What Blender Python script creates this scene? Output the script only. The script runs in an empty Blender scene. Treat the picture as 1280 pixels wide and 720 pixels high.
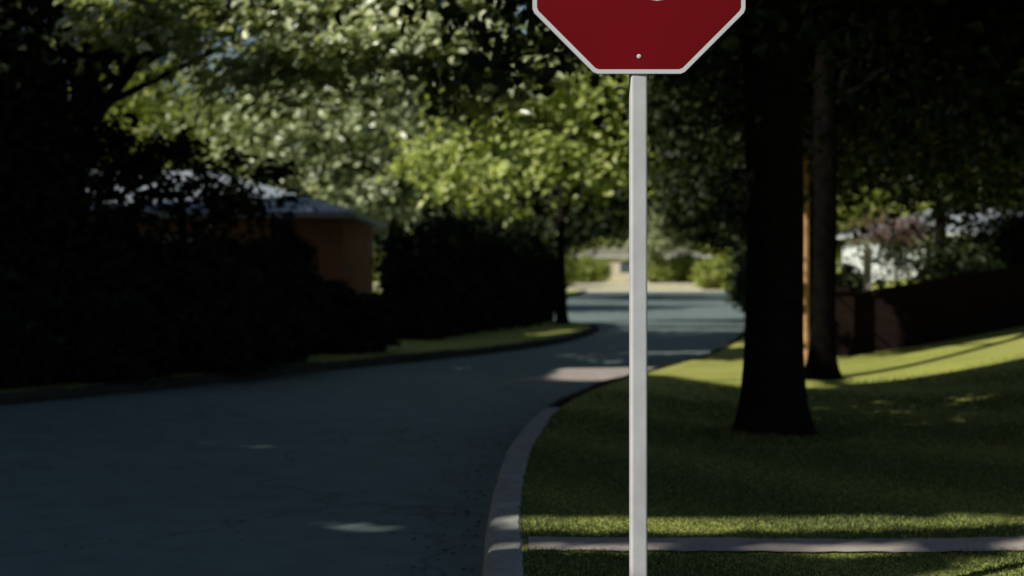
import bpy, math, random
import numpy as np
from mathutils import Vector
random.seed(7); RNG=np.random.default_rng(7)
scene=bpy.context.scene; col=scene.collection
scene.view_settings.view_transform='Standard'
scene.view_settings.look='None'; scene.view_settings.exposure=0

SUN_EL=math.radians(37); AZ=math.radians(33)
S=np.array([-math.cos(SUN_EL)*math.cos(AZ),-math.cos(SUN_EL)*math.sin(AZ),math.sin(SUN_EL)])
KX=-S[0]/S[2]; KY=-S[1]/S[2]

# ---------------------------------------------------------------- materials
def newmat(name):
    m=bpy.data.materials.new(name); m.use_nodes=True
    nt=m.node_tree; b=nt.nodes['Principled BSDF']; return m,nt,b
def L(nt,a,b): nt.links.new(a,b)
def noise(nt,scale,detail=4,rough=.55,vec=None):
    n=nt.nodes.new('ShaderNodeTexNoise'); n.inputs['Scale'].default_value=scale
    n.inputs['Detail'].default_value=detail; n.inputs['Roughness'].default_value=rough
    if vec is None:
        g=nt.nodes.new('ShaderNodeNewGeometry'); vec=g.outputs['Position']
    L(nt,vec,n.inputs['Vector']); return n.outputs['Fac']
def ramp(nt,fac,stops):
    r=nt.nodes.new('ShaderNodeValToRGB'); L(nt,fac,r.inputs['Fac'])
    e=r.color_ramp.elements
    e[0].position=stops[0][0]; e[0].color=(*stops[0][1],1)
    e[1].position=stops[-1][0]; e[1].color=(*stops[-1][1],1)
    for p,c in stops[1:-1]:
        x=e.new(p); x.color=(*c,1)
    return r.outputs['Color']
def mixc(nt,fac,a,b,mode='MIX'):
    m=nt.nodes.new('ShaderNodeMix'); m.data_type='RGBA'; m.blend_type=mode
    for i,v in ((0,fac),(6,a),(7,b)):
        if hasattr(v,'links'): L(nt,v,m.inputs[i])
        else: m.inputs[i].default_value=v if i==0 else (*v,1)
    return m.outputs[2]
def bump(nt,b,h,s=.3,d=.02):
    n=nt.nodes.new('ShaderNodeBump'); n.inputs['Strength'].default_value=s; n.inputs['Distance'].default_value=d
    L(nt,h,n.inputs['Height']); L(nt,n.outputs['Normal'],b.inputs['Normal'])
def simple(name,c1,c2,scale=8,rough=.7,bs=.2,metal=0,spec=.4):
    m,nt,b=newmat(name); f=noise(nt,scale)
    L(nt,ramp(nt,f,[(.3,c1),(.7,c2)]),b.inputs['Base Color'])
    b.inputs['Roughness'].default_value=rough; b.inputs['Metallic'].default_value=metal
    b.inputs['Specular IOR Level'].default_value=spec
    if bs: bump(nt,b,noise(nt,scale*6),bs,.01)
    return m
def leafmat(name,dark,mid,light,trans=.45,spec=.5,rough=.4):
    m,nt,b=newmat(name)
    a=nt.nodes.new('ShaderNodeAttribute'); a.attribute_name='shade'
    c=ramp(nt,a.outputs['Fac'],[(0,dark),(.5,mid),(1,light)])
    L(nt,c,b.inputs['Base Color']); b.inputs['Roughness'].default_value=rough
    b.inputs['Specular IOR Level'].default_value=spec
    t=nt.nodes.new('ShaderNodeBsdfTranslucent')
    L(nt,mixc(nt,1.0,c,(1.5,1.5,.6),'MULTIPLY'),t.inputs['Color'])
    mx=nt.nodes.new('ShaderNodeMixShader'); mx.inputs[0].default_value=trans
    out=nt.nodes['Material Output']
    L(nt,b.outputs[0],mx.inputs[1]); L(nt,t.outputs[0],mx.inputs[2]); L(nt,mx.outputs[0],out.inputs['Surface'])
    return m
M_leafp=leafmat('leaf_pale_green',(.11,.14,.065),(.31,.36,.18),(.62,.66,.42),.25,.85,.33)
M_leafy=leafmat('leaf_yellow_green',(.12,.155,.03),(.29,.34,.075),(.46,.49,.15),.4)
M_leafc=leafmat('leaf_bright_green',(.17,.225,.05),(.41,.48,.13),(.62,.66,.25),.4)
M_leafm=leafmat('leaf_shaded_green',(.010,.016,.006),(.022,.034,.011),(.045,.06,.019),.3,.25,.5)  # darkened leaf copy; part of the canopy's shade is in this colour
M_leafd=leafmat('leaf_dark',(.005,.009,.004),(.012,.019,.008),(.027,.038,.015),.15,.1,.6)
M_leafr=leafmat('leaf_red',(.10,.06,.05),(.18,.10,.09),(.25,.17,.14),.3)

m,nt,b=newmat('lawn_grass'); M_grass=m
f=noise(nt,1.1,6); f2=noise(nt,38,3); f3=noise(nt,.3,3)
c=mixc(nt,.5,ramp(nt,f,[(.3,(.23,.27,.06)),(.7,(.46,.49,.11))]),ramp(nt,f2,[(.3,(.11,.14,.035)),(.7,(.54,.55,.14))]))
c=mixc(nt,ramp(nt,f3,[(.45,(0,0,0)),(.75,(.35,.35,.35))]),c,(.52,.45,.2))
L(nt,c,b.inputs['Base Color']); b.inputs['Roughness'].default_value=.9; b.inputs['Specular IOR Level'].default_value=.1
bump(nt,b,f2,.6,.04)
m,nt,b=newmat('grass_blade'); M_blade=m
a=nt.nodes.new('ShaderNodeAttribute'); a.attribute_name='shade'
L(nt,ramp(nt,a.outputs['Fac'],[(0,(.045,.065,.024)),(.75,(.15,.185,.055)),(1,(.32,.31,.15))]),b.inputs['Base Color'])
b.inputs['Roughness'].default_value=.7; b.inputs['Specular IOR Level'].default_value=.1

m,nt,b=newmat('asphalt'); M_road=m
f=noise(nt,.35,6); f2=noise(nt,90,2); f3=noise(nt,3.5,5)
c=mixc(nt,.45,ramp(nt,f,[(.3,(.125,.175,.168)),(.7,(.19,.25,.24))]),ramp(nt,f2,[(.3,(.09,.12,.115)),(.72,(.27,.335,.32))]))
c=mixc(nt,.4,c,ramp(nt,f3,[(.35,(.68,.68,.68)),(.6,(1.12,1.12,1.12))]),'MULTIPLY')
vor=nt.nodes.new('ShaderNodeTexVoronoi'); vor.feature='DISTANCE_TO_EDGE'; vor.inputs['Scale'].default_value=.33
g=nt.nodes.new('ShaderNodeNewGeometry')
nn=nt.nodes.new('ShaderNodeTexNoise'); nn.inputs['Scale'].default_value=1.6; nn.inputs['Detail'].default_value=5
L(nt,g.outputs['Position'],nn.inputs['Vector'])
va=nt.nodes.new('ShaderNodeVectorMath'); va.operation='MULTIPLY_ADD'
L(nt,nn.outputs['Color'],va.inputs[0]); va.inputs[1].default_value=(1.4,1.4,1.4); L(nt,g.outputs['Position'],va.inputs[2])
L(nt,va.outputs[0],vor.inputs['Vector'])
c=mixc(nt,1.0,c,ramp(nt,vor.outputs['Distance'],[(.0,(.6,.6,.6)),(.010,(1,1,1))]),'MULTIPLY')
L(nt,c,b.inputs['Base Color']); b.inputs['Roughness'].default_value=.75; b.inputs['Specular IOR Level'].default_value=.3
bump(nt,b,f2,.4,.01)

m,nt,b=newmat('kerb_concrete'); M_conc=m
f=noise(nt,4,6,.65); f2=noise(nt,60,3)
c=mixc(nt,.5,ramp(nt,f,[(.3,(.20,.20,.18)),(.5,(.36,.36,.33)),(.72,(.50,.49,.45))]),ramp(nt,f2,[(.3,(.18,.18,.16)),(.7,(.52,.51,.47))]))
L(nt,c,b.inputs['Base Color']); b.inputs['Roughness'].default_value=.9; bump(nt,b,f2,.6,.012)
M_concd=simple('kerb_dark_concrete',(.025,.025,.02),(.06,.058,.05),3,.95,.4,spec=.1)  # darker concrete for the left and far kerbs
M_path=simple('path_concrete',(.30,.262,.235),(.48,.42,.38),4,.85,.2)
M_sunpatch=simple('sun_patch_pale',(.30,.26,.235),(.44,.385,.35),3,.85,.3)
M_farlit=simple('sunlit_strip_pale',(.60,.54,.40),(.74,.67,.50),1,.85,.1)
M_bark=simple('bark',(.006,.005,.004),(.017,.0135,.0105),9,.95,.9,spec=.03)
M_barksh=simple('bark_shaded',(.002,.0017,.0014),(.006,.005,.004),9,.95,.9,spec=.02)  # darkened bark copy; the second trunk's shade is put into its colour
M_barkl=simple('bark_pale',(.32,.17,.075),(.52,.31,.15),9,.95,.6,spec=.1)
M_roof=simple('roof_shingle',(.18,.21,.24),(.28,.32,.355),3,.8,.4)
M_roofl=simple('roof_tan_shingle',(.16,.15,.12),(.24,.22,.18),3,.8,.4)
M_white=simple('white_paint',(.66,.70,.74),(.8,.83,.86),3,.6,.05)
M_trim=simple('grey_blue_trim',(.16,.18,.2),(.22,.25,.27),3,.6,.05)
M_cream=simple('cream_siding',(.52,.46,.36),(.68,.6,.48),2,.7,.05)
M_glass=simple('window_glass',(.03,.045,.055),(.05,.07,.085),.8,.08,0,spec=.8)
M_core=simple('twig_dark',(.003,.005,.002),(.008,.009,.004),4,1,.3,spec=0)
def brickmat(name,c1,c2,mortar):
    m,nt,b=newmat(name)
    tc=nt.nodes.new('ShaderNodeTexCoord'); mp=nt.nodes.new('ShaderNodeMapping')
    mp.inputs['Rotation'].default_value=(math.radians(90),0,0)
    L(nt,tc.outputs['Object'],mp.inputs['Vector'])
    br=nt.nodes.new('ShaderNodeTexBrick'); L(nt,mp.outputs[0],br.inputs['Vector'])
    br.inputs['Scale'].default_value=4.4; br.inputs['Color1'].default_value=(*c1,1); br.inputs['Color2'].default_value=(*c2,1)
    br.inputs['Mortar'].default_value=(*mortar,1); br.inputs['Mortar Size'].default_value=.02
    L(nt,mixc(nt,.6,br.outputs['Color'],ramp(nt,noise(nt,2),[(.3,(.6,.6,.6)),(.7,(1.1,1.1,1.1))]),'MULTIPLY'),b.inputs['Base Color'])
    b.inputs['Specular IOR Level'].default_value=.08
    b.inputs['Roughness'].default_value=.95; bump(nt,b,br.outputs['Fac'],.3,.01); return m
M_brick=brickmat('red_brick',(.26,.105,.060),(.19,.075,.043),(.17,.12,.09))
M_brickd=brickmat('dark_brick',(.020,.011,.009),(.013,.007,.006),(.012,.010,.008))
M_red=simple('sign_red',(.145,.0016,.004),(.175,.002,.006),2,.5,0,spec=.12)
M_swhite=simple('sign_white',(.55,.56,.58),(.62,.63,.65),6,.4,0)
M_alu=simple('aluminium_back',(.35,.35,.36),(.45,.45,.46),10,.45,0,metal=.7)
m,nt,b=newmat('post_paint'); M_post=m
f=noise(nt,7,6,.65)
L(nt,ramp(nt,f,[(.3,(.47,.475,.50)),(.6,(.56,.565,.585)),(.8,(.61,.615,.63))]),b.inputs['Base Color']); b.inputs['Roughness'].default_value=.5
bump(nt,b,noise(nt,50),.12,.003)

# ---------------------------------------------------------------- helpers
def mesh_obj(name,verts,faces,mat,parent=None,smooth=False,loc=(0,0,0)):
    me=bpy.data.meshes.new(name); me.from_pydata([tuple(v) for v in verts],[],faces); me.update()
    if smooth: me.polygons.foreach_set('use_smooth',[True]*len(me.polygons))
    if mat: me.materials.append(mat)
    o=bpy.data.objects.new(name,me); o.location=loc; col.objects.link(o)
    if parent: o.parent=parent
    return o
def empty(name,loc,label,cat,group=None):
    o=bpy.data.objects.new(name,None); o.location=loc; o.empty_display_size=.3; col.objects.link(o)
    o['label']=label; o['category']=cat
    if group: o['group']=group
    return o
def tag(o,label,cat,group=None):
    o['label']=label; o['category']=cat
    if group: o['group']=group
def box(V,F,x0,x1,y0,y1,z0,z1):
    n=len(V)
    V+= [(x0,y0,z0),(x1,y0,z0),(x1,y1,z0),(x0,y1,z0),(x0,y0,z1),(x1,y0,z1),(x1,y1,z1),(x0,y1,z1)]
    F+= [(n,n+3,n+2,n+1),(n+4,n+5,n+6,n+7),(n,n+1,n+5,n+4),(n+1,n+2,n+6,n+5),(n+2,n+3,n+7,n+6),(n+3,n,n+4,n+7)]
def tube(V,F,pts,rads,sides=10,wob=0):
    base=len(V); P=[Vector(p) for p in pts]; n=len(P); up=Vector((.13,.97,.2))
    for i in range(n):
        t=(P[min(i+1,n-1)]-P[max(i-1,0)]).normalized()
        a=t.cross(up).normalized(); b2=t.cross(a)
        for k in range(sides):
            an=2*math.pi*k/sides; r=rads[i]*(1+wob*math.sin(3*an+i*.4)*.6+wob*math.sin(5*an+1)*.5)
            V.append(tuple(P[i]+(a*math.cos(an)+b2*math.sin(an))*r))
    for i in range(n-1):
        for k in range(sides):
            k2=(k+1)%sides
            F.append((base+i*sides+k,base+i*sides+k2,base+(i+1)*sides+k2,base+(i+1)*sides+k))
    F.append(tuple(base+(n-1)*sides+k for k in range(sides)))

def hill(x,y):
    s=x-(4.0+.15*(y-14))
    v=.2*(np.logaddexp(0,s*2.2)/2.2)
    return .11+1.5*np.tanh(v/1.5)

# sunlit gaps on the ground (world XY of the light pools)
POLYS=[
 [(-2.0,8.70),(-.9,8.22),(-.1,7.78),(-.1,7.46),(-1.0,7.72),(-1.9,8.34)],
 [(-1.5,7.36),(-.55,7.10),(-.55,6.90),(-1.4,7.14)],
 [(-3.0,12.2),(-1.9,11.6),(-1.9,11.22),(-2.9,11.8)],
 [(-0.05,7.86),(2.0,7.80),(3.8,7.52),(2.4,7.14),(.0,7.14)],
 [(-0.1,7.06),(.95,7.03),(.85,6.58),(-.1,6.65)],
 [(1.15,7.02),(2.2,6.98),(2.3,6.50),(1.1,6.58)],
 [(2.55,6.94),(3.9,6.90),(3.9,6.42),(2.65,6.50)],
 [(1.9,20.9),(3.6,20.4),(3.8,15.7),(2.6,15.8),(1.9,17.9),(.55,18.6),(.6,20.5)],
 [(3.9,16.1),(7.3,16.8),(14,17.8),(14,20.2),(8.7,20.2),(4.3,20.0)],
 [(0,76),(40,76),(40,170),(0,170)],
 [(-.2,27.3),(1.0,28.8),(1.7,31.0),(1.0,30.6)],
 [(-3.3,22.4),(-2.2,22.6),(-2.5,21.8),(-3.1,21.2)],
 [(3.5,50.5),(9,50.5),(9,46),(3.5,46.3)],
 [(2.4,38.6),(6.5,38),(6.5,35.2),(2.6,36)],
]
SHADED=[(-3.0,14.6),(.3,14.6),(.4,18.5),(.45,20.2),(-.8,20.4),(-1.6,20.4),(-3.0,18)]
def inpoly(px,py,poly):
    r=np.zeros(len(px),bool); n=len(poly)
    for i in range(n):
        x1,y1=poly[i]; x2,y2=poly[(i+1)%n]
        if y1==y2: continue
        c=((y1>py)!=(y2>py))&(px<(x2-x1)*(py-y1)/(y2-y1)+x1); r^=c
    return r
# things that stand in the sun (centre, radius)
LITC=[((-.2,34,5.2),3.2),((-3.0,18.0,4.9),2.9),((-.8,19.0,5.1),2.7),((-5.2,17.8,4.7),1.6),((4.17,20.2,1.5),.28),((4.17,20.2,1.85),.28),((16,58,2),2.5),
      ((-5,33.5,3.1),1.5),((-8,33,3.2),1.7),((-11,33,3.2),1.7),
      ((.45,5.1,2.45),.55),((.45,5.1,1.7),.3),((.45,5.1,1.3),.28),((.45,5.1,.9),.28),((.45,5.1,.5),.28)]
def sun_keep(C,own=False):  # cuts leaves out of crowns so sun reaches the chosen pools and things
    qx=C[:,0]+C[:,2]*KX; qy=C[:,1]+C[:,2]*KY
    k=np.ones(len(C),bool); kp=np.ones(len(C),bool)
    for p in POLYS: kp&=~inpoly(qx,qy,p)
    if not own:
        for c,r in LITC:
            d=C-np.array(c); t=d@S; perp=np.linalg.norm(d-np.outer(t,S),axis=1)
            k&=~((t>r*1.05)&(perp<r*.95))
    k|=inpoly(qx,qy,SHADED)
    return k&kp

def leaf_mesh(name,C,N,size,mat,core=None,keep=True,own=False):
    if keep:
        k=sun_keep(C,own); C=C[k]; N=N[k]
    n=len(C)
    N=N/np.linalg.norm(N,axis=1)[:,None]
    R=RNG.normal(size=(n,3)); T=R-N*(R*N).sum(1)[:,None]; T/=np.linalg.norm(T,axis=1)[:,None]
    B=np.cross(N,T); s=(size*RNG.uniform(.65,1.3,n))[:,None]
    lift=N*s*.12
    v=np.stack([C-T*s*.5, C-T*s*.12+B*s*.36+lift, C+T*s*.2+B*s*.27+lift, C+T*s*.55-lift*1.2,
                C+T*s*.2-B*s*.27+lift, C-T*s*.12-B*s*.36+lift],1).reshape(-1,3)
    idx=np.arange(n)[:,None]*6
    f=np.concatenate([idx+np.array([[0,1,2,3]]),idx+np.array([[0,3,4,5]])],1).reshape(-1)
    nv=len(v); nf=2*n
    cv=[];cf=[]
    if core: 
        cv,cf=core
    allv=np.concatenate([v.reshape(-1),np.array(cv,dtype=float).reshape(-1)]) if cv else v.reshape(-1)
    me=bpy.data.meshes.new(name)
    me.vertices.add(nv+len(cv)); me.vertices.foreach_set('co',allv)
    fl=[q for fa in cf for q in fa]; 
    loops=np.concatenate([f,np.array(fl,dtype=int)+nv]) if cf else f
    me.loops.add(len(loops)); me.loops.foreach_set('vertex_index',loops.astype(np.int32))
    tot=np.concatenate([np.full(nf,4),np.array([len(fa) for fa in cf],dtype=int)]) if cf else np.full(nf,4)
    st=np.concatenate([[0],np.cumsum(tot)[:-1]])
    me.polygons.add(len(tot)); me.polygons.foreach_set('loop_start',st.astype(np.int32))
    me.polygons.foreach_set('loop_total',tot.astype(np.int32))
    me.materials.append(mat)
    if cf:
        me.materials.append(M_core)
        me.polygons.foreach_set('material_index',np.concatenate([np.zeros(nf),np.ones(len(cf))]).astype(np.int32))
    me.update(calc_edges=True)
    at=me.attributes.new('shade','FLOAT','FACE')
    sh=np.repeat(np.clip(RNG.normal(.5,.25,n),0,1),2)
    at.data.foreach_set('value',np.concatenate([sh,np.zeros(len(cf))]).astype(np.float32))
    me.validate()
    return me

def crown_points(ells,ncl,per,cr,seed,shell=.45,flat=.45,gap=.0):
    r=np.random.default_rng(seed)
    vol=np.array([e[1][0]*e[1][1]*e[1][2] for e in ells]); w=vol**.7; w/=w.sum()
    which=r.choice(len(ells),ncl,p=w)
    cen=np.array([e[0] for e in ells])[which]; rad=np.array([e[1] for e in ells])[which]
    d=r.normal(size=(ncl,3)); d/=np.linalg.norm(d,axis=1)[:,None]
    lump=1+.16*np.sin(d[:,0]*5+seed)+.14*np.sin(d[:,2]*7+d[:,1]*6+seed*2)
    rr=r.uniform(0,1,ncl)**shell*lump
    cc=cen+d*rad*rr[:,None]
    out=np.repeat(d,per,0)
    sc=np.repeat(r.uniform(.5,1.35,ncl),per)[:,None]*cr
    off=r.normal(size=(ncl*per,3))*np.array([1,1,flat])*.55*sc
    # drooping rims of every spray
    off[:,2]-=.35*(off[:,0]**2+off[:,1]**2)/np.maximum(sc[:,0],.1)
    C=np.repeat(cc,per,0)+off
    N=np.array([0,0,1.0])+out*.45+r.normal(size=C.shape)*.5+off*.5/np.maximum(sc,.1)
    return C,N,cc

def tree(loc,label,ells,ncl,per,cr,lsize,trad,ttop,mat,seed,bark=None,lean=(0,0),group=None,cat='tree',shell=.45,name='deciduous_tree',keep=True,own=False,limbs=12,flat=.45,taper=.45,wig=1,flare=.75,sun=0):
    """ells in coordinates relative to the base"""
    r=random.Random(seed); bark=bark or M_bark
    e=empty(name,loc,label,cat,group)
    C,N,cc=crown_points(ells,ncl,per,cr,seed,shell,flat)
    if sun: N=N/np.linalg.norm(N,axis=1)[:,None]+S*sun   # leaves turn their faces to the light
    ok=C[:,2]>.05; C=C[ok]; N=N[ok]
    W=C+np.array(loc)
    if keep:
        k=sun_keep(W,own); C=C[k]; N=N[k]
    me=leaf_mesh('crown',C,N,lsize,mat,keep=False)
    o=bpy.data.objects.new('crown',me); col.objects.link(o); o.parent=e
    V=[];F=[]
    top=(lean[0],lean[1],ttop)
    n=26; pts=[];rad=[]
    for i in range(n):
        t=(i/(n-1))**1.5; z=-.08+(ttop+.08)*t
        pts.append((top[0]*t**1.5+.05*math.sin(t*5+seed)*trad*4*wig,top[1]*t**1.5+.04*math.sin(t*4+1)*trad*4*wig,z))
        rad.append(trad*(1-taper*t)+trad*flare*math.exp(-max(z,0)/(.55*trad*1.6+.05)))
    tube(V,F,pts,rad,24,.07)
    cand=[c for c in cc]; r.shuffle(cand)
    for c in cand[:limbs]:
        t=r.uniform(.72,1.0); i=int(t*(n-1)); p0=Vector(pts[i]); c=Vector(c)
        if c.z<p0.z-.3: c.z=p0.z+.3
        mid=p0.lerp(c,.45)+Vector((r.uniform(-.3,.3),r.uniform(-.3,.3),.12*(c-p0).length))
        pp=[p0.lerp(mid,k/3) for k in range(3)]+[mid.lerp(c,k/4)+Vector((r.uniform(-.08,.08),r.uniform(-.08,.08),r.uniform(-.05,.05))) for k in range(5)]
        r0=min(rad[i],.2)*r.uniform(.35,.6)
        tube(V,F,pp,[r0*(1-.88*k/7) for k in range(8)],7)
        for _ in range(3):
            k=r.randint(3,6); q=pp[k]; ln=(c-p0).length*.3
            en=q+Vector((r.uniform(-1,1),r.uniform(-1,1),r.uniform(-.2,.7)))*ln
            tube(V,F,[q,q.lerp(en,.5)+Vector((0,0,.1*ln)),en],[r0*.32,r0*.2,r0*.06],5)
    mesh_obj('trunk',V,F,bark,e,True)
    return e

def blob(c,r,seed,seg=14,ring=9):
    V=[];F=[]
    for j in range(ring+1):
        ph=math.pi*j/ring
        for i in range(seg):
            th=2*math.pi*i/seg
            k=1+.1*math.sin(3*th+seed)+.08*math.sin(4*ph+seed*1.7)
            V.append((c[0]+r[0]*k*math.sin(ph)*math.cos(th),c[1]+r[1]*k*math.sin(ph)*math.sin(th),c[2]+r[2]*k*math.cos(ph)))
    for j in range(ring):
        for i in range(seg):
            F.append((j*seg+i,(j+1)*seg+i,(j+1)*seg+(i+1)%seg,j*seg+(i+1)%seg))
    return V,F
def bush(loc,rad,label,mat,seed,n=5000,lsize=.1,name='bush',group=None,keep=True):
    r=np.random.default_rng(seed)
    d=r.normal(size=(n,3)); d/=np.linalg.norm(d,axis=1)[:,None]
    lump=1+.13*np.sin(d[:,0]*6+seed)+.12*np.sin(d[:,2]*8+d[:,1]*7+seed*2)+.07*np.sin(d[:,0]*15+d[:,2]*13)
    rr=r.uniform(.75,1.10,n)*lump
    c0=np.array([0,0,rad[2]*.92]); C=c0+d*np.array(rad)*rr[:,None]
    N=d*.8+r.normal(size=(n,3))*.5+np.array([0,0,.5])
    k=C[:,2]>0; C=C[k];N=N[k]
    if keep:
        k=sun_keep(C+np.array(loc)); C=C[k];N=N[k]
    me=leaf_mesh(name,C,N,lsize,mat,core=blob((0,0,rad[2]*.9),tuple(q*.72 for q in rad),seed),keep=False)
    o=bpy.data.objects.new(name,me); o.location=loc; col.objects.link(o); tag(o,label,'bush',group); return o

# ---------------------------------------------------------------- ground
V=[(-900,-500,-.03),(900,-500,-.03),(900,1400,-.03),(-900,1400,-.03)]
o=mesh_obj('ground',V,[(0,1,2,3)],M_grass); o['kind']='structure'
V=[(-70,-30,0),(70,-30,0),(70,86,0),(-70,86,0)]
o=mesh_obj('road',V,[(0,1,2,3)],M_road); o['kind']='structure'
for (y0,y1) in ((87.5,101),(111,134)):  # pale strips that paint the far ground as brightly sunlit
    V=[(-30,y0,.0),(60,y0+2,.0),(60,y1+3,.0),(-30,y1,.0)]
    o=mesh_obj('far_sunlit_strip',V,[(0,1,2,3)],M_farlit); o['kind']='structure'

def cr(P,n=24):
    P=[P[0]]+list(P)+[P[-1]]; out=[]
    for i in range(1,len(P)-2):
        p0,p1,p2,p3=[np.array(q,float) for q in P[i-1:i+3]]
        for k in range(n):
            t=k/n
            out.append(.5*((2*p1)+(-p0+p2)*t+(2*p0-5*p1+4*p2-p3)*t*t+(-p0+3*p1-3*p2+p3)*t**3))
    out.append(np.array(P[-1],float)); return np.array(out)
RE=cr([(7,-6),(3.0,-3.2),(.9,0),(.12,3),(-.10,5.2),(-.13,6.7),(-.13,7.9),(-.08,9.7),(.04,11.4),(.26,13.4),(.64,15.3),(1.2,17.2),(2.0,19.4),(3.4,23.7),(4.9,30.3),(6.5,39.7),(9.2,57),(12,78),(13,87)])
LE=cr([(-9.8,-25),(-9.4,-5),(-9.2,5),(-8.6,10),(-7,13),(-5.4,14.9),(-4.2,16.85),(-2.67,19.8),(-.53,23.65),(.95,27.3),(1.9,32),(1.95,34),(1.2,35.7),(-1.5,36.5),(-8,36.8),(-40,37)])
LE2=cr([(-40,57.0),(-6,57.1),(-1,57.6),(1.2,60),(2.2,65),(3.6,78),(4.6,87)])
def normals2(P):
    T=np.gradient(P,axis=0); T/=np.linalg.norm(T,axis=1)[:,None]+1e-9
    return np.stack([T[:,1],-T[:,0]],1)  # to the right of travel
# pale patch on the road, painting in the brightness of the sun pool
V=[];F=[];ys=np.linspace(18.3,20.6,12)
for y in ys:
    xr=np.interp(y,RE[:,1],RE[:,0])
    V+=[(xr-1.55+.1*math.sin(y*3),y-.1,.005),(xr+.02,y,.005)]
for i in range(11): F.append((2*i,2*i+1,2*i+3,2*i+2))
o=mesh_obj('road_sun_patch',V,F,M_sunpatch); o['kind']='structure'
def kerb(P,side,w=.2,mat=None):
    d=np.concatenate([[0],np.cumsum(np.linalg.norm(np.diff(P,axis=0),axis=1))])
    V=[];F=[];Ls=1.2;s=0;tot=d[-1]
    Nn=normals2(P)*side; rnd=random.Random(3)
    while s<tot-.2:
        e2=min(s+Ls-.018,tot); base=len(V); m=13
        j=rnd.uniform(-.009,.009); j2=rnd.uniform(-.012,.008)
        prof=[(-.01,-.05),(.004,.07),(.018,.103),(.04,.120),(.07,.126),(w-.015,.130),(w,.118),(w,-.05)]
        for k in range(m):
            q=s+(e2-s)*k/(m-1); rn=-.012 if k in (0,m-1) else rnd.uniform(-.004,.003); rx=rnd.uniform(-.004,.004)
            x=np.interp(q,d,P[:,0]);y=np.interp(q,d,P[:,1]);nx=np.interp(q,d,Nn[:,0]);ny=np.interp(q,d,Nn[:,1])
            for a,z in prof: V.append((x+nx*(a+j+rx),y+ny*(a+j+rx),z+((j2+rn) if z>.05 else 0)))
        np_=len(prof)
        for k in range(m-1):
            for i in range(np_-1):
                F.append((base+k*np_+i,base+k*np_+i+1,base+(k+1)*np_+i+1,base+(k+1)*np_+i))
        F.append(tuple(base+i for i in range(np_))); F.append(tuple(base+(m-1)*np_+i for i in reversed(range(np_))))
        s+=Ls
    o=mesh_obj('kerb',V,F,mat or M_conc); o['kind']='structure'; return o
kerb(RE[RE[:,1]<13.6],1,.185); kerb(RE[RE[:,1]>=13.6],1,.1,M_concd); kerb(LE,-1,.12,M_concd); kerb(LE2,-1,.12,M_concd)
def lawn(P,sgn,off,hf,smax,name='lawn'):
    ss=np.concatenate([[0,.10],np.arange(.25,6,.25),np.arange(6,16,.6),np.linspace(16,smax,14)])
    N=normals2(P)*sgn; Q=P+N*off
    order=np.arange(0,len(Q),2)
    V=[];F=[];c=len(ss)
    for i in order:
        for s in ss:
            x=Q[i,0]+sgn*s; y=Q[i,1]; V.append((x,y,float(hf(x,y))-(.09 if s==0 else 0)))
    for a in range(len(order)-1):
        for k in range(c-1):
            q=(a*c+k,a*c+k+1,(a+1)*c+k+1,(a+1)*c+k); F.append(q if sgn>0 else q[::-1])
    o=mesh_obj(name,V,F,M_grass,smooth=True); o['kind']='structure'
flat=lambda x,y:.11
lawn(RE,1,.07,hill,70); lawn(LE,-1,.10,flat,50); lawn(LE2,-1,.10,flat,60)
# narrow path across the verge
V=[];F=[]
n=260; rp=random.Random(5)
for i in range(n+1):
    x=.08+i*.055; y=6.86-.055*x+.02*math.sin(x*1.3)
    for dy in (-.17+rp.uniform(-.015,.015),.15+rp.uniform(-.015,.015)): V.append((x,y+dy,float(hill(x,y+dy))+.012))
for i in range(n): F.append((2*i,2*i+2,2*i+3,2*i+1))
o=mesh_obj('path',V,F,M_path); o['kind']='structure'
# grass blades
n=190000
y=5.2+(RNG.uniform(5.2,17,n)-5.2)*RNG.uniform(.35,1,n)
xk=np.interp(y,RE[:,1],RE[:,0])+.17; x=xk+RNG.uniform(0,1,n)*(1.2+.36*y-xk)
pm=np.abs(y-(6.86-.055*x))>.155+RNG.uniform(-.06,.03,n)
x=x[pm];y=y[pm];n=len(x)
z=hill(x,y); h=RNG.uniform(.007,.024,n)*(1+.4*np.sin(x*3.1+y*2))*.8; a=RNG.uniform(0,6.28,n); w=.003+.0006*y
dt=np.hypot(x-2.13,y-11.4); h=h*(1+2.6*np.exp(-((dt-.38)/.22)**2))
l=RNG.normal(size=(n,2))*.35*h[:,None]
v=np.stack([np.stack([x-np.cos(a)*w,y-np.sin(a)*w,z-.005],1),np.stack([x+np.cos(a)*w,y+np.sin(a)*w,z-.005],1),np.stack([x+l[:,0],y+l[:,1],z+h],1)],1).reshape(-1)
me=bpy.data.meshes.new('grass'); me.vertices.add(3*n); me.vertices.foreach_set('co',v)
me.loops.add(3*n); me.loops.foreach_set('vertex_index',np.arange(3*n,dtype=np.int32))
me.polygons.add(n); me.polygons.foreach_set('loop_start',(np.arange(n)*3).astype(np.int32)); me.polygons.foreach_set('loop_total',np.full(n,3,dtype=np.int32))
me.materials.append(M_blade); me.update(calc_edges=True)
at=me.attributes.new('shade','FLOAT','FACE'); at.data.foreach_set('value',np.clip(RNG.normal(.45,.22,n),0,1).astype(np.float32))
o=bpy.data.objects.new('grass',me); col.objects.link(o); o['kind']='stuff'
o['label']='short mown lawn grass beside the kerb'; o['category']='grass'
n=420
y=RNG.uniform(5.5,22,n); x=np.interp(y,RE[:,1],RE[:,0])-np.abs(RNG.normal(0,.28,n))-.03; wide=RNG.uniform(0,1,n)<.3
x=np.where(wide,x-RNG.uniform(0,5,n),x)
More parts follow.
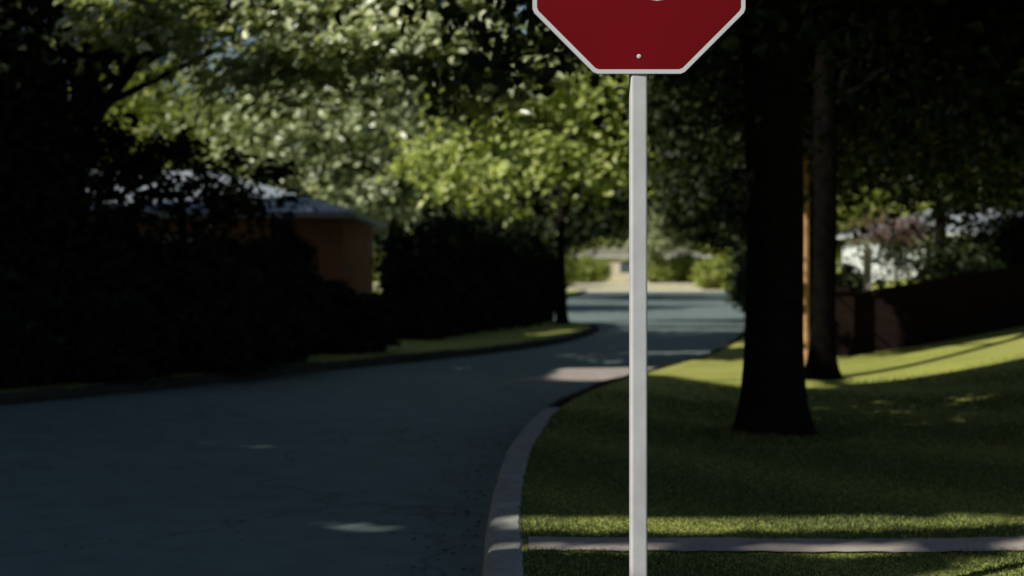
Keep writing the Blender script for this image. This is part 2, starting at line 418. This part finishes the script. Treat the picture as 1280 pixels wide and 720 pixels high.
C=np.stack([x,y,np.full(n,.008)],1); N=np.array([0,0,1.0])+RNG.normal(size=(n,3))*.12
M_dry=leafmat('leaf_dry',(.07,.065,.05),(.16,.15,.11),(.25,.23,.16),.1,.2,.7)
me=leaf_mesh('leaf_litter',C,N,.028,M_dry,keep=False); o=bpy.data.objects.new('leaf_litter',me); col.objects.link(o)
o['kind']='stuff'; o['label']='scattered dry leaves lying along the kerb'; o['category']='leaves'

# ---------------------------------------------------------------- stop sign
SX,SY=.453,5.12
e=empty('stop_sign',(SX,SY,.11),'red octagonal stop sign on a pale metal post','sign')
zc=1.45+(335+37.5)/1778*SY-.11 ; R0=.3805
def octa(r,rc=.035):
    P=[]
    for k in range(8):
        a=math.radians(22.5+45*k); R=r/math.cos(math.radians(22.5))
        c=Vector((R*math.cos(a),R*math.sin(a)))
        for d in (-1,1):
            b2=a+d*math.radians(45); nb=Vector((R*math.cos(b2),R*math.sin(b2)))
            P.append(c+(nb-c).normalized()*rc*.25)
    return P
def plate(name,P,y0,y1,mat,parent):
    n=len(P); V=[(p.x,y0,p.y+zc) for p in P]+[(p.x,y1,p.y+zc) for p in P]
    F=[tuple(range(n)),tuple(reversed(range(n,2*n)))]+[(i,i+n,(i+1)%n+n,(i+1)%n) for i in range(n)]
    return mesh_obj(name,V,F,mat,parent)
yp=-.034
bk=plate('panel',octa(R0),yp,yp+.003,M_alu,e)
Po=octa(R0-.0015); Pi=octa(R0-.0165,.03); n=len(Po)
V=[(p.x,yp-.0015,p.y+zc) for p in Po]+[(p.x,yp-.0015,p.y+zc) for p in Pi]
F=[(i,(i+1)%n,(i+1)%n+n,i+n) for i in range(n)]
mesh_obj('border',V,F,M_swhite,e)
V=[(p.x,yp-.001,p.y+zc) for p in octa(R0-.0167,.03)]
mesh_obj('red_face',V,[tuple(range(len(V)))],M_red,e)
LH=.25; st=.042
def stroke(V,F,pts,closed=False):
    P=[Vector(p) for p in pts]; n=len(P); base=len(V)
    for i in range(n):
        a=P[(i-1)%n] if (closed or i>0) else P[i]; c=P[(i+1)%n] if (closed or i<n-1) else P[i]
        t1=(P[i]-a); t2=(c-P[i])
        t1=t1.normalized() if t1.length>1e-6 else t2.normalized(); t2=t2.normalized() if t2.length>1e-6 else t1
        t=(t1+t2).normalized(); nn=Vector((-t.y,t.x)); k=1/max(.5,nn.dot(Vector((-t1.y,t1.x))))
        for s in (-1,1):
            q=P[i]+nn*(s*st/2*k); V.append((q.x,yp-.0024,q.y+zc))
    m=n if closed else n-1
    for i in range(m):
        j=(i+1)%n; F.append((base+2*i,base+2*i+1,base+2*j+1,base+2*j))
def arc(cx,cy,rx,ry,a0,a1,n=10): return [(cx+rx*math.cos(math.radians(a0+(a1-a0)*i/n)),cy+ry*math.sin(math.radians(a0+(a1-a0)*i/n))) for i in range(n+1)]
z0=0.014; hh=LH/2-st/2; lw=.055
def letters():
    xs=[-.245,-.085,.064,.245]
    x=xs[0]; V=[];F=[]
    stroke(V,F,arc(x,z0+hh/2,lw,hh/2,20,270,14)+arc(x,z0-hh/2,lw,hh/2,90,-160,14)[1:]); yield 'letter',V,F
    x=xs[1]; V=[];F=[]; stroke(V,F,[(x-.07,z0+hh),(x+.07,z0+hh)]); stroke(V,F,[(x,z0+hh-st/2-.0005),(x,z0-hh-st/2)]); yield 'letter',V,F
    x=xs[2]; V=[];F=[]; stroke(V,F,arc(x,z0+hh-lw,lw,lw,0,180)+arc(x,z0-hh+lw-.009,lw,lw,180,360),True); yield 'letter',V,F
    x=xs[3]; V=[];F=[]; stroke(V,F,[(x-.045,z0-hh-st/2),(x-.045,z0+hh+st/2)]); stroke(V,F,[(x-.0235,z0+hh)]+arc(x+.01,z0+hh/2,.045,hh/2,90,-90)+[(x-.0235,z0)]); yield 'letter',V,F
for nm,V,F in letters():
    mesh_obj(nm,V,F,M_swhite,e)
for zb in (-.318,.318):
    V=[];F=[]
    for k,(r,yy) in enumerate([(.008,yp-.0012),(.008,yp-.0028),(.005,yp-.0042),(.001,yp-.0045)]):
        for i in range(12): V.append((r*math.cos(i*math.pi/6),yy,zc+zb+r*math.sin(i*math.pi/6)))
    for k in range(3):
        for i in range(12): F.append((k*12+i,(k+1)*12+i,(k+1)*12+(i+1)%12,k*12+(i+1)%12))
    mesh_obj('bolt',V,F,M_swhite,e)
V=[];F=[];pr=[]
hw=.0297
for cx,cy,a0 in ((hw-.008,hw-.008,0),(-hw+.008,hw-.008,90),(-hw+.008,-hw+.008,180),(hw-.008,-hw+.008,270)):
    for k in range(4):
        a=math.radians(a0+30*k); pr.append((cx+.008*math.cos(a),cy+.008*math.sin(a)))
m=len(pr); zs=[-.3,.5,1,1.5,2,zc+.33]
for zz in zs:
    for px,py in pr:
        an=math.radians(3); V.append((px*math.cos(an)-py*math.sin(an)+(.0035*(1-zz/2.2)),px*math.sin(an)+py*math.cos(an),zz))
for k in range(len(zs)-1):
    for i in range(m): F.append((k*m+i,k*m+(i+1)%m,(k+1)*m+(i+1)%m,(k+1)*m+i))
F.append(tuple((len(zs)-1)*m+i for i in range(m)))
mesh_obj('post',V,F,M_post,e)

# ---------------------------------------------------------------- buildings
def window(parent,x0,x1,y,z0,z1,trim):
    V=[];F=[];t=.07;d=.05
    ya,yb=(y-d,y+.06)
    box(V,F,x0,x0+t,ya,yb,z0,z1); box(V,F,x1-t,x1,ya,yb,z0,z1)
    box(V,F,x0+t,x1-t,ya,yb,z0,z0+t); box(V,F,x0+t,x1-t,ya,yb,z1-t,z1)
    box(V,F,x0+t,x1-t,ya+.02,yb,(z0+z1)/2-.02,(z0+z1)/2+.02)
    w=mesh_obj('window',V,F,trim,parent)
    V=[];F=[]; box(V,F,x0+t,x1-t,y-.01,y-.004,z0+t,z1-t)
    mesh_obj('pane',V,F,M_glass,w)
    return w
def house(loc,W,D,eave,ridge,label,wallm,wins,ov=.45,door=None,hip=True,roofm=None,trim=None):
    trim=trim or M_white
    e=empty('bungalow',loc,label,'house')
    V=[];F=[]; box(V,F,0,W,0,D,-.3,eave-.02); mesh_obj('wall',V,F,wallm,e)
    x0,x1,y0,y1=-ov,W+ov,-ov,D+ov; hx=(D/2+ov) if hip else 0
    V=[(x0,y0,eave),(x1,y0,eave),(x1,y1,eave),(x0,y1,eave),(x0+hx,D/2,ridge),(x1-hx,D/2,ridge)]
    F=[(0,1,5,4),(1,2,5),(2,3,4,5),(3,0,4)]
    r=mesh_obj('roof',V,F,roofm or M_roof,e)
    V2=[];F2=[]
    box(V2,F2,x0+.01,x1-.01,y0+.01,y1-.01,eave-.12,eave-.004)
    mesh_obj('fascia',V2,F2,trim,r)
    for w in wins: window(e,w[0],w[1],0,w[2],w[3],trim)
    if door:
        V=[];F=[]; box(V,F,door,door+.95,-.05,.02,0,2.05); box(V,F,door+.15,door+.8,-.065,-.05,1.2,1.85); box(V,F,door+.15,door+.8,-.065,-.05,.3,1.0)
        d=mesh_obj('door',V,F,trim,e); V=[];F=[]; box(V,F,door+.82,door+.87,-.09,-.05,.98,1.03); mesh_obj('handle',V,F,M_alu,d)
    return e
h1=house((-14.9,31,.11),11.2,7,2.55,3.7,'low red brick bungalow with grey hip roof behind shrubs',M_brick,[(9.75,10.25,.9,1.95),(4.6,5.6,1.1,2.0),(1.2,2.6,.9,2.0)],door=7,ov=.35,trim=M_trim)
h2=house((15.1,58,.6),9,7,2.3,3.6,'white sided bungalow behind a dark brick wall',M_white,[(.5,1.15,.8,2.0),(1.7,2.3,.8,2.0),(5.8,7.2,.8,2.0)],door=3.0)
h3=house((6.5,150,.0),14,8,2.7,4.0,'cream bungalow at the far end of the street',M_cream,[(1.2,2.6,.9,2.2),(4.8,6.4,.9,2.2),(9,10.5,.9,2.2)],door=7.6,roofm=M_roofl)

# brick garden wall climbing the slope
WY=20.9
V=[];F=[];n=28
xs=np.linspace(5.02,15.5,n)
for x in xs:
    y=WY+.02*(x-5.0); g=float(hill(x,y)); t=1.0+.17*(x-5.0)
    for dy in (0,.24): V+= [(x,y+dy,g-.2),(x,y+dy,t)]
for i in range(n-1):
    a=4*i;b2=4*i+4
    F+=[(a,b2,b2+1,a+1),(a+2,a+3,b2+3,b2+2),(a+1,b2+1,b2+3,a+3)]
F+=[(0,1,3,2),(4*n-4,4*n-2,4*n-1,4*n-3)]
gw=empty('garden_wall',(0,0,0),'long dark brick garden wall climbing the grassy slope','wall')
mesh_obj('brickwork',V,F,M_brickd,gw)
V=[];F=[]
for x in xs:
    y=WY+.02*(x-5.0); t=1.0+.17*(x-5.0)+.003
    for dy,dz in ((-.04,0),(.28,0),(.28,.06),(-.04,.06)): V.append((x,y+dy,t+dz))
for i in range(n-1):
    for k in range(4): F.append((4*i+k,4*i+(k+1)%4,4*i+4+(k+1)%4,4*i+4+k))
F+=[(0,1,2,3),(4*n-1,4*n-2,4*n-3,4*n-4)]
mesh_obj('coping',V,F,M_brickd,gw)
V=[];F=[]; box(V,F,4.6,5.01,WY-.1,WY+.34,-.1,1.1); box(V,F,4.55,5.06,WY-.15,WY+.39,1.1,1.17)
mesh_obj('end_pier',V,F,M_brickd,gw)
fp=empty('fence_post',(5.42,21.7,.2),'pale painted timber post behind the brick wall','post')
V=[];F=[]; box(V,F,-.05,.05,-.05,.05,-.3,1.5); mesh_obj('shaft',V,F,M_cream,fp)
V=[];F=[]; box(V,F,-.07,.07,-.07,.07,1.5,1.54); n=len(V); V+=[(-.06,-.06,1.541),(.06,-.06,1.541),(.06,.06,1.541),(-.06,.06,1.541),(0,0,1.6)]
F+=[(n,n+1,n+4),(n+1,n+2,n+4),(n+2,n+3,n+4),(n+3,n,n+4)]; mesh_obj('cap',V,F,M_cream,fp)

# ---------------------------------------------------------------- trees
E=lambda x,y,z,a,b,c:((x,y,z),(a,b,c))
tree((2.13,11.4,.1),'large tree with thick dark trunk on the grass verge',[E(.9,.8,6.8,5.2,4.6,3.7),E(-2.6,-1.2,7.6,3.4,4.0,2.4),E(3.2,2.2,4.2,2.6,2.2,1.5),E(2.6,-2.2,5.0,2.6,2.2,1.3),E(-1.2,2.4,4.4,1.9,1.8,1.3),E(2.2,-4.5,7.0,4.0,3.0,2.2)],2600,60,.6,.14,.232,5.2,M_leafm,11,lean=(-.12,.1),limbs=22,name='street_tree',taper=.08,wig=.3,flare=.5)  # high left crown lobe added, mostly out of view, to shade the lawn
tree((3.72,17.0,.13),'slimmer dark tree beside the larger trunk',[E(1.0,1.5,5.3,3.1,3,2.9),E(2.6,1.0,3.6,2.0,1.8,1.1)],900,55,.6,.14,.145,4.5,M_leafm,12,lean=(.1,.3),name='street_tree',taper=.15,wig=.3,bark=M_barksh)
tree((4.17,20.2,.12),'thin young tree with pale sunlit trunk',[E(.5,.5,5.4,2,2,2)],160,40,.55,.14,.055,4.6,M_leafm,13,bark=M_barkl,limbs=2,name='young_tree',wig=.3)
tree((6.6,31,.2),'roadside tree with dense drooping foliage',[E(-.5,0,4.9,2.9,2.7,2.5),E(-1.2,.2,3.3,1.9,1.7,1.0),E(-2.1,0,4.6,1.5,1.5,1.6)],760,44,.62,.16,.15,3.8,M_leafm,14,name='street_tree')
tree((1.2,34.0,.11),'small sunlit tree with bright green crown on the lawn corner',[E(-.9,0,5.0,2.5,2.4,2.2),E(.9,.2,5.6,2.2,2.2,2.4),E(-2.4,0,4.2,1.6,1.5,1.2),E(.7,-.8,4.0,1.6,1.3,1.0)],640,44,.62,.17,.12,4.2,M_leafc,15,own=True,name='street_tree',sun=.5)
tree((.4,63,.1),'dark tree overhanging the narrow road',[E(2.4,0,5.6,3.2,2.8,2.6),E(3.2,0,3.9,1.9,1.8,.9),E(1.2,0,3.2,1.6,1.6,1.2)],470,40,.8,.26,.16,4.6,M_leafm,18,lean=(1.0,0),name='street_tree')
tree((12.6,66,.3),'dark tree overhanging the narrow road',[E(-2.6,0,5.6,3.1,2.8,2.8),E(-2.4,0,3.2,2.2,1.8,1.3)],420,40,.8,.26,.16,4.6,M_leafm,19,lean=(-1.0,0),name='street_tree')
# shallow front boughs catch the sun, main crown stands behind
tree((-7.2,22.6,.11),'broad leafy tree overhanging the shrubs by the bungalow',
 [E(3.2,1.2,7.4,4.6,2.8,2.5),E(2.8,-4.9,4.5,1.3,1.0,.45),E(4.3,-4.4,3.9,1.3,1.0,.42),E(5.5,-3.8,4.4,1.3,1.0,.5),E(6.9,-3.4,3.9,1.0,.9,.45),E(4.3,-3.0,4.9,1.7,1.0,.45),E(6.3,-3.0,4.9,1.6,1,.45),E(1.9,-3.4,4.9,1.2,1,.45),E(7.6,-2.6,4.6,1.1,.9,.4)],
 700,44,.46,.165,.25,5.2,M_leafp,16,own=True,lean=(.6,-.4),limbs=16,name='street_tree',sun=1.0)
C,N,cc=crown_points([E(0,0,2.0,1.7,1.6,2.3),E(-.1,-.3,4.4,1.5,1.3,2.2)],560,60,.5,21,.4,.7)
e=empty('evergreen_tree',(-6.8,18.8,.11),'tall black-green evergreen clothed to the ground','tree')
k=C[:,2]>.03; me=leaf_mesh('crown',C[k],N[k],.13,M_leafd,keep=False); o=bpy.data.objects.new('crown',me); col.objects.link(o); o.parent=e
V=[];F=[]; tube(V,F,[(0,0,-.05),(0,0,3),(.05,0,6.3)],[.2,.13,.02],12); mesh_obj('trunk',V,F,M_bark,e,True)
tree((-4.5,19.4,.11),'small dark tree with loose crown in front of the roof',[E(-.2,0,2.6,1.1,.8,.6),E(.9,-.1,2.4,.8,.6,.5),E(-1.0,0,3.0,1.1,.8,.5)],64,40,.36,.12,.08,2.4,M_leafd,17,name='small_tree',limbs=8)

G='dark shrubs in front of the bungalow'
for i,(x,y,rx,ry,rz) in enumerate([(-4.2,18.6,1.15,1.0,.9),(-5.3,18.2,1.2,1.0,.82),(-3.4,20.2,.75,.8,.78),(-6.3,16.9,1.0,.9,.9),(-2.75,22.6,.75,.7,.52),(-5.0,20.6,1.3,1.2,.85),(-8.2,15.6,1.2,1.1,1.2),(-4.9,17.0,.9,.7,.7),(-3.7,18.6,.8,.6,.75),(-4.0,25,.55,.45,1.05),(-6.0,15.9,.8,.6,.6),(-7.0,14.6,.9,.6,.7)]):
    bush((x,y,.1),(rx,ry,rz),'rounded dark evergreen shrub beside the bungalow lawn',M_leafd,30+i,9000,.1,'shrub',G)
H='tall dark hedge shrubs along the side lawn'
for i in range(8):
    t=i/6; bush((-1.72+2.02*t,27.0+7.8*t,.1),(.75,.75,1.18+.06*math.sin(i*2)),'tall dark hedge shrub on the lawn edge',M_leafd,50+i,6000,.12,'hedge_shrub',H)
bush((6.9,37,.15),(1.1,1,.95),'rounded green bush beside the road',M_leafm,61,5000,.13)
bush((7.6,41,.15),(1.3,1,1.1),'rounded green bush beside the road',M_leafm,62,4000,.14)
bush((9.2,29,.5),(.8,.9,.85),'bush behind the brick wall',M_leafm,63,4000,.12)
bush((11.6,32,.9),(1.3,.9,1.0),'bush behind the brick wall',M_leafm,67,4000,.12)
bush((6.4,27.5,.2),(.5,.6,.62),'bush behind the brick wall',M_leafm,69,3000,.11)
tree((10.0,37,.5),'small ornamental tree with reddish leaves behind the wall',[E(0,0,2.0,1.5,1.0,.5)],52,28,.5,.11,.05,1.7,M_leafr,64,limbs=5,name='ornamental_tree')
tree((7.5,27,.5),'loose sapling behind the brick wall',[E(0,0,1.25,1.1,.6,.35),E(-.5,0,.7,.7,.5,.25)],26,26,.34,.1,.03,1.0,M_leafm,68,limbs=8,name='sapling')
tree((8.6,28.5,.8),'leafy tree behind the brick wall',[E(.6,.5,5.0,3.6,3.2,2.9)],620,50,.65,.17,.13,4.4,M_leafm,65,name='street_tree')
tree((13.5,30,1.2),'leafy tree behind the brick wall',[E(0,.5,4.6,3.6,3.2,2.9)],520,46,.65,.17,.13,4.2,M_leafm,66,name='street_tree')

for i,(x,y,cx,rx,ry) in enumerate([(-12,1,1,5.5,5),(-12.5,8.5,.5,5.2,5),(-14,15,0,5,5),(-12,-6.5,1,5.5,5),(-16,22,0,5,5),(-19,4,0,5,5),(-20,12,0,5,5),(-19,-4,0,5,5),(-11,-14,0,5,5)]):  # trees added outside the view to put the foreground in shadow
    tree((x,y,.1),'large dense tree added out of view to cast shade',[E(cx,0,8.6,rx,ry,6.0)],1150,34,.95,.38,.28,6,M_leafm,80+i,group='out-of-view trees added to cast shade',name='shade_caster_tree',shell=.75,flat=.6)

def bgkind(seed,mat,label,loc):
    return tree(loc,label,[E(0,0,6.4,4.2,4.2,4.0),E(1.8,0,4.0,2.4,2.4,2.2),E(-1.9,.4,4.6,2.5,2.4,2.4)],620,30,.85,.26,.24,5.5,mat,seed,keep=False,group='background trees behind the houses',name='background_tree')
b1=bgkind(101,M_leafp,'tall pale green tree behind the houses',(-5.5,47,0))
b2=bgkind(102,M_leafy,'tall yellow-green tree behind the houses',(-13,52,0))
kids={b1:list(b1.children),b2:list(b2.children)}
spots=[(-22,44),(-1.5,70),(-9,66),(-18,70),(22,100),(-9,108),(-22,92),(-26,60),(-30,84),(17,64),(25,60),(17.5,80),(23,90),(33,72),(22,44),(30,48),(19,36),(20,118),(32,112),(-6,128),(0,162),(14,166),(26,156),(-10,150),(38,140),(8.5,178),(20,185),(-2,185),(-22,130),(40,90),(-24,32),(-32,40),(48,60),(46,110),(13.5,136)]
for i,(x,y) in enumerate(spots):
    src=(b1,b2)[i%2]
    c=src.copy(); col.objects.link(c)
    c.location=(x,y,float(hill(x,y))-.1 if (x>8 and y<88) else 0); c.rotation_euler=(0,0,random.uniform(0,6.28)); s=random.uniform(.85,1.3); c.scale=(s,s,s*random.uniform(.9,1.15))
    for kd in kids[src]:
        q=kd.copy(); col.objects.link(q); q.parent=c
bb=bush((14.2,95,0),(1.8,1.3,1.1),'clipped bush at the end of the street',M_leafy,120,5000,.2,'bush','bushes at the end of the street',keep=False)
for i,(x,y) in enumerate([(16.5,100),(19,97),(3.0,112),(14,135),(21,104),(2,104),(17,140),(7.5,143)]):
    c=bb.copy(); col.objects.link(c); c.location=(x,y,0); s=random.uniform(.8,1.5); c.scale=(s,s,s); c.rotation_euler=(0,0,i*1.3)
C=[];n=80000
x=RNG.uniform(-190,220,n); y=205+RNG.uniform(0,14,n); z=RNG.uniform(0,1,n)*(21+4*np.sin(x*.13)+2.5*np.sin(x*.41))
P=np.stack([x,y,z],1); N=RNG.normal(size=(n,3))*.6+np.array([-.2,-.6,.7])
me=leaf_mesh('wood',P,N,1.4,M_leafy,keep=False); o=bpy.data.objects.new('wood',me); col.objects.link(o)
o['kind']='stuff'; o['label']='distant mass of deciduous woodland'; o['category']='wood'

# ---------------------------------------------------------------- light
w=bpy.data.worlds.new('World'); scene.world=w; w.use_nodes=True; nt=w.node_tree
sk=nt.nodes.new('ShaderNodeTexSky'); sk.sky_type='NISHITA'; sk.sun_disc=False
sk.sun_elevation=SUN_EL; sk.sun_rotation=math.radians(270)-AZ
bg=nt.nodes['Background']; nt.links.new(sk.outputs[0],bg.inputs[0]); bg.inputs[1].default_value=.075
ld=bpy.data.lights.new('sun','SUN'); ld.energy=5; ld.angle=math.radians(.5); ld.color=(1,.95,.84)
lo=bpy.data.objects.new('sun',ld); col.objects.link(lo); lo.rotation_euler=Vector(-S).to_track_quat('-Z','Y').to_euler()
# ---------------------------------------------------------------- camera
cd=bpy.data.cameras.new('camera'); cd.lens=50; cd.sensor_width=36; cd.clip_end=3000; cd.clip_start=.1
co=bpy.data.objects.new('camera',cd); col.objects.link(co); co.location=(0,0,1.45)
co.rotation_euler=(math.radians(90)-math.atan(25/1778),0,0)
cd.dof.use_dof=True; cd.dof.focus_distance=5.1; cd.dof.aperture_fstop=2.1
scene.camera=co
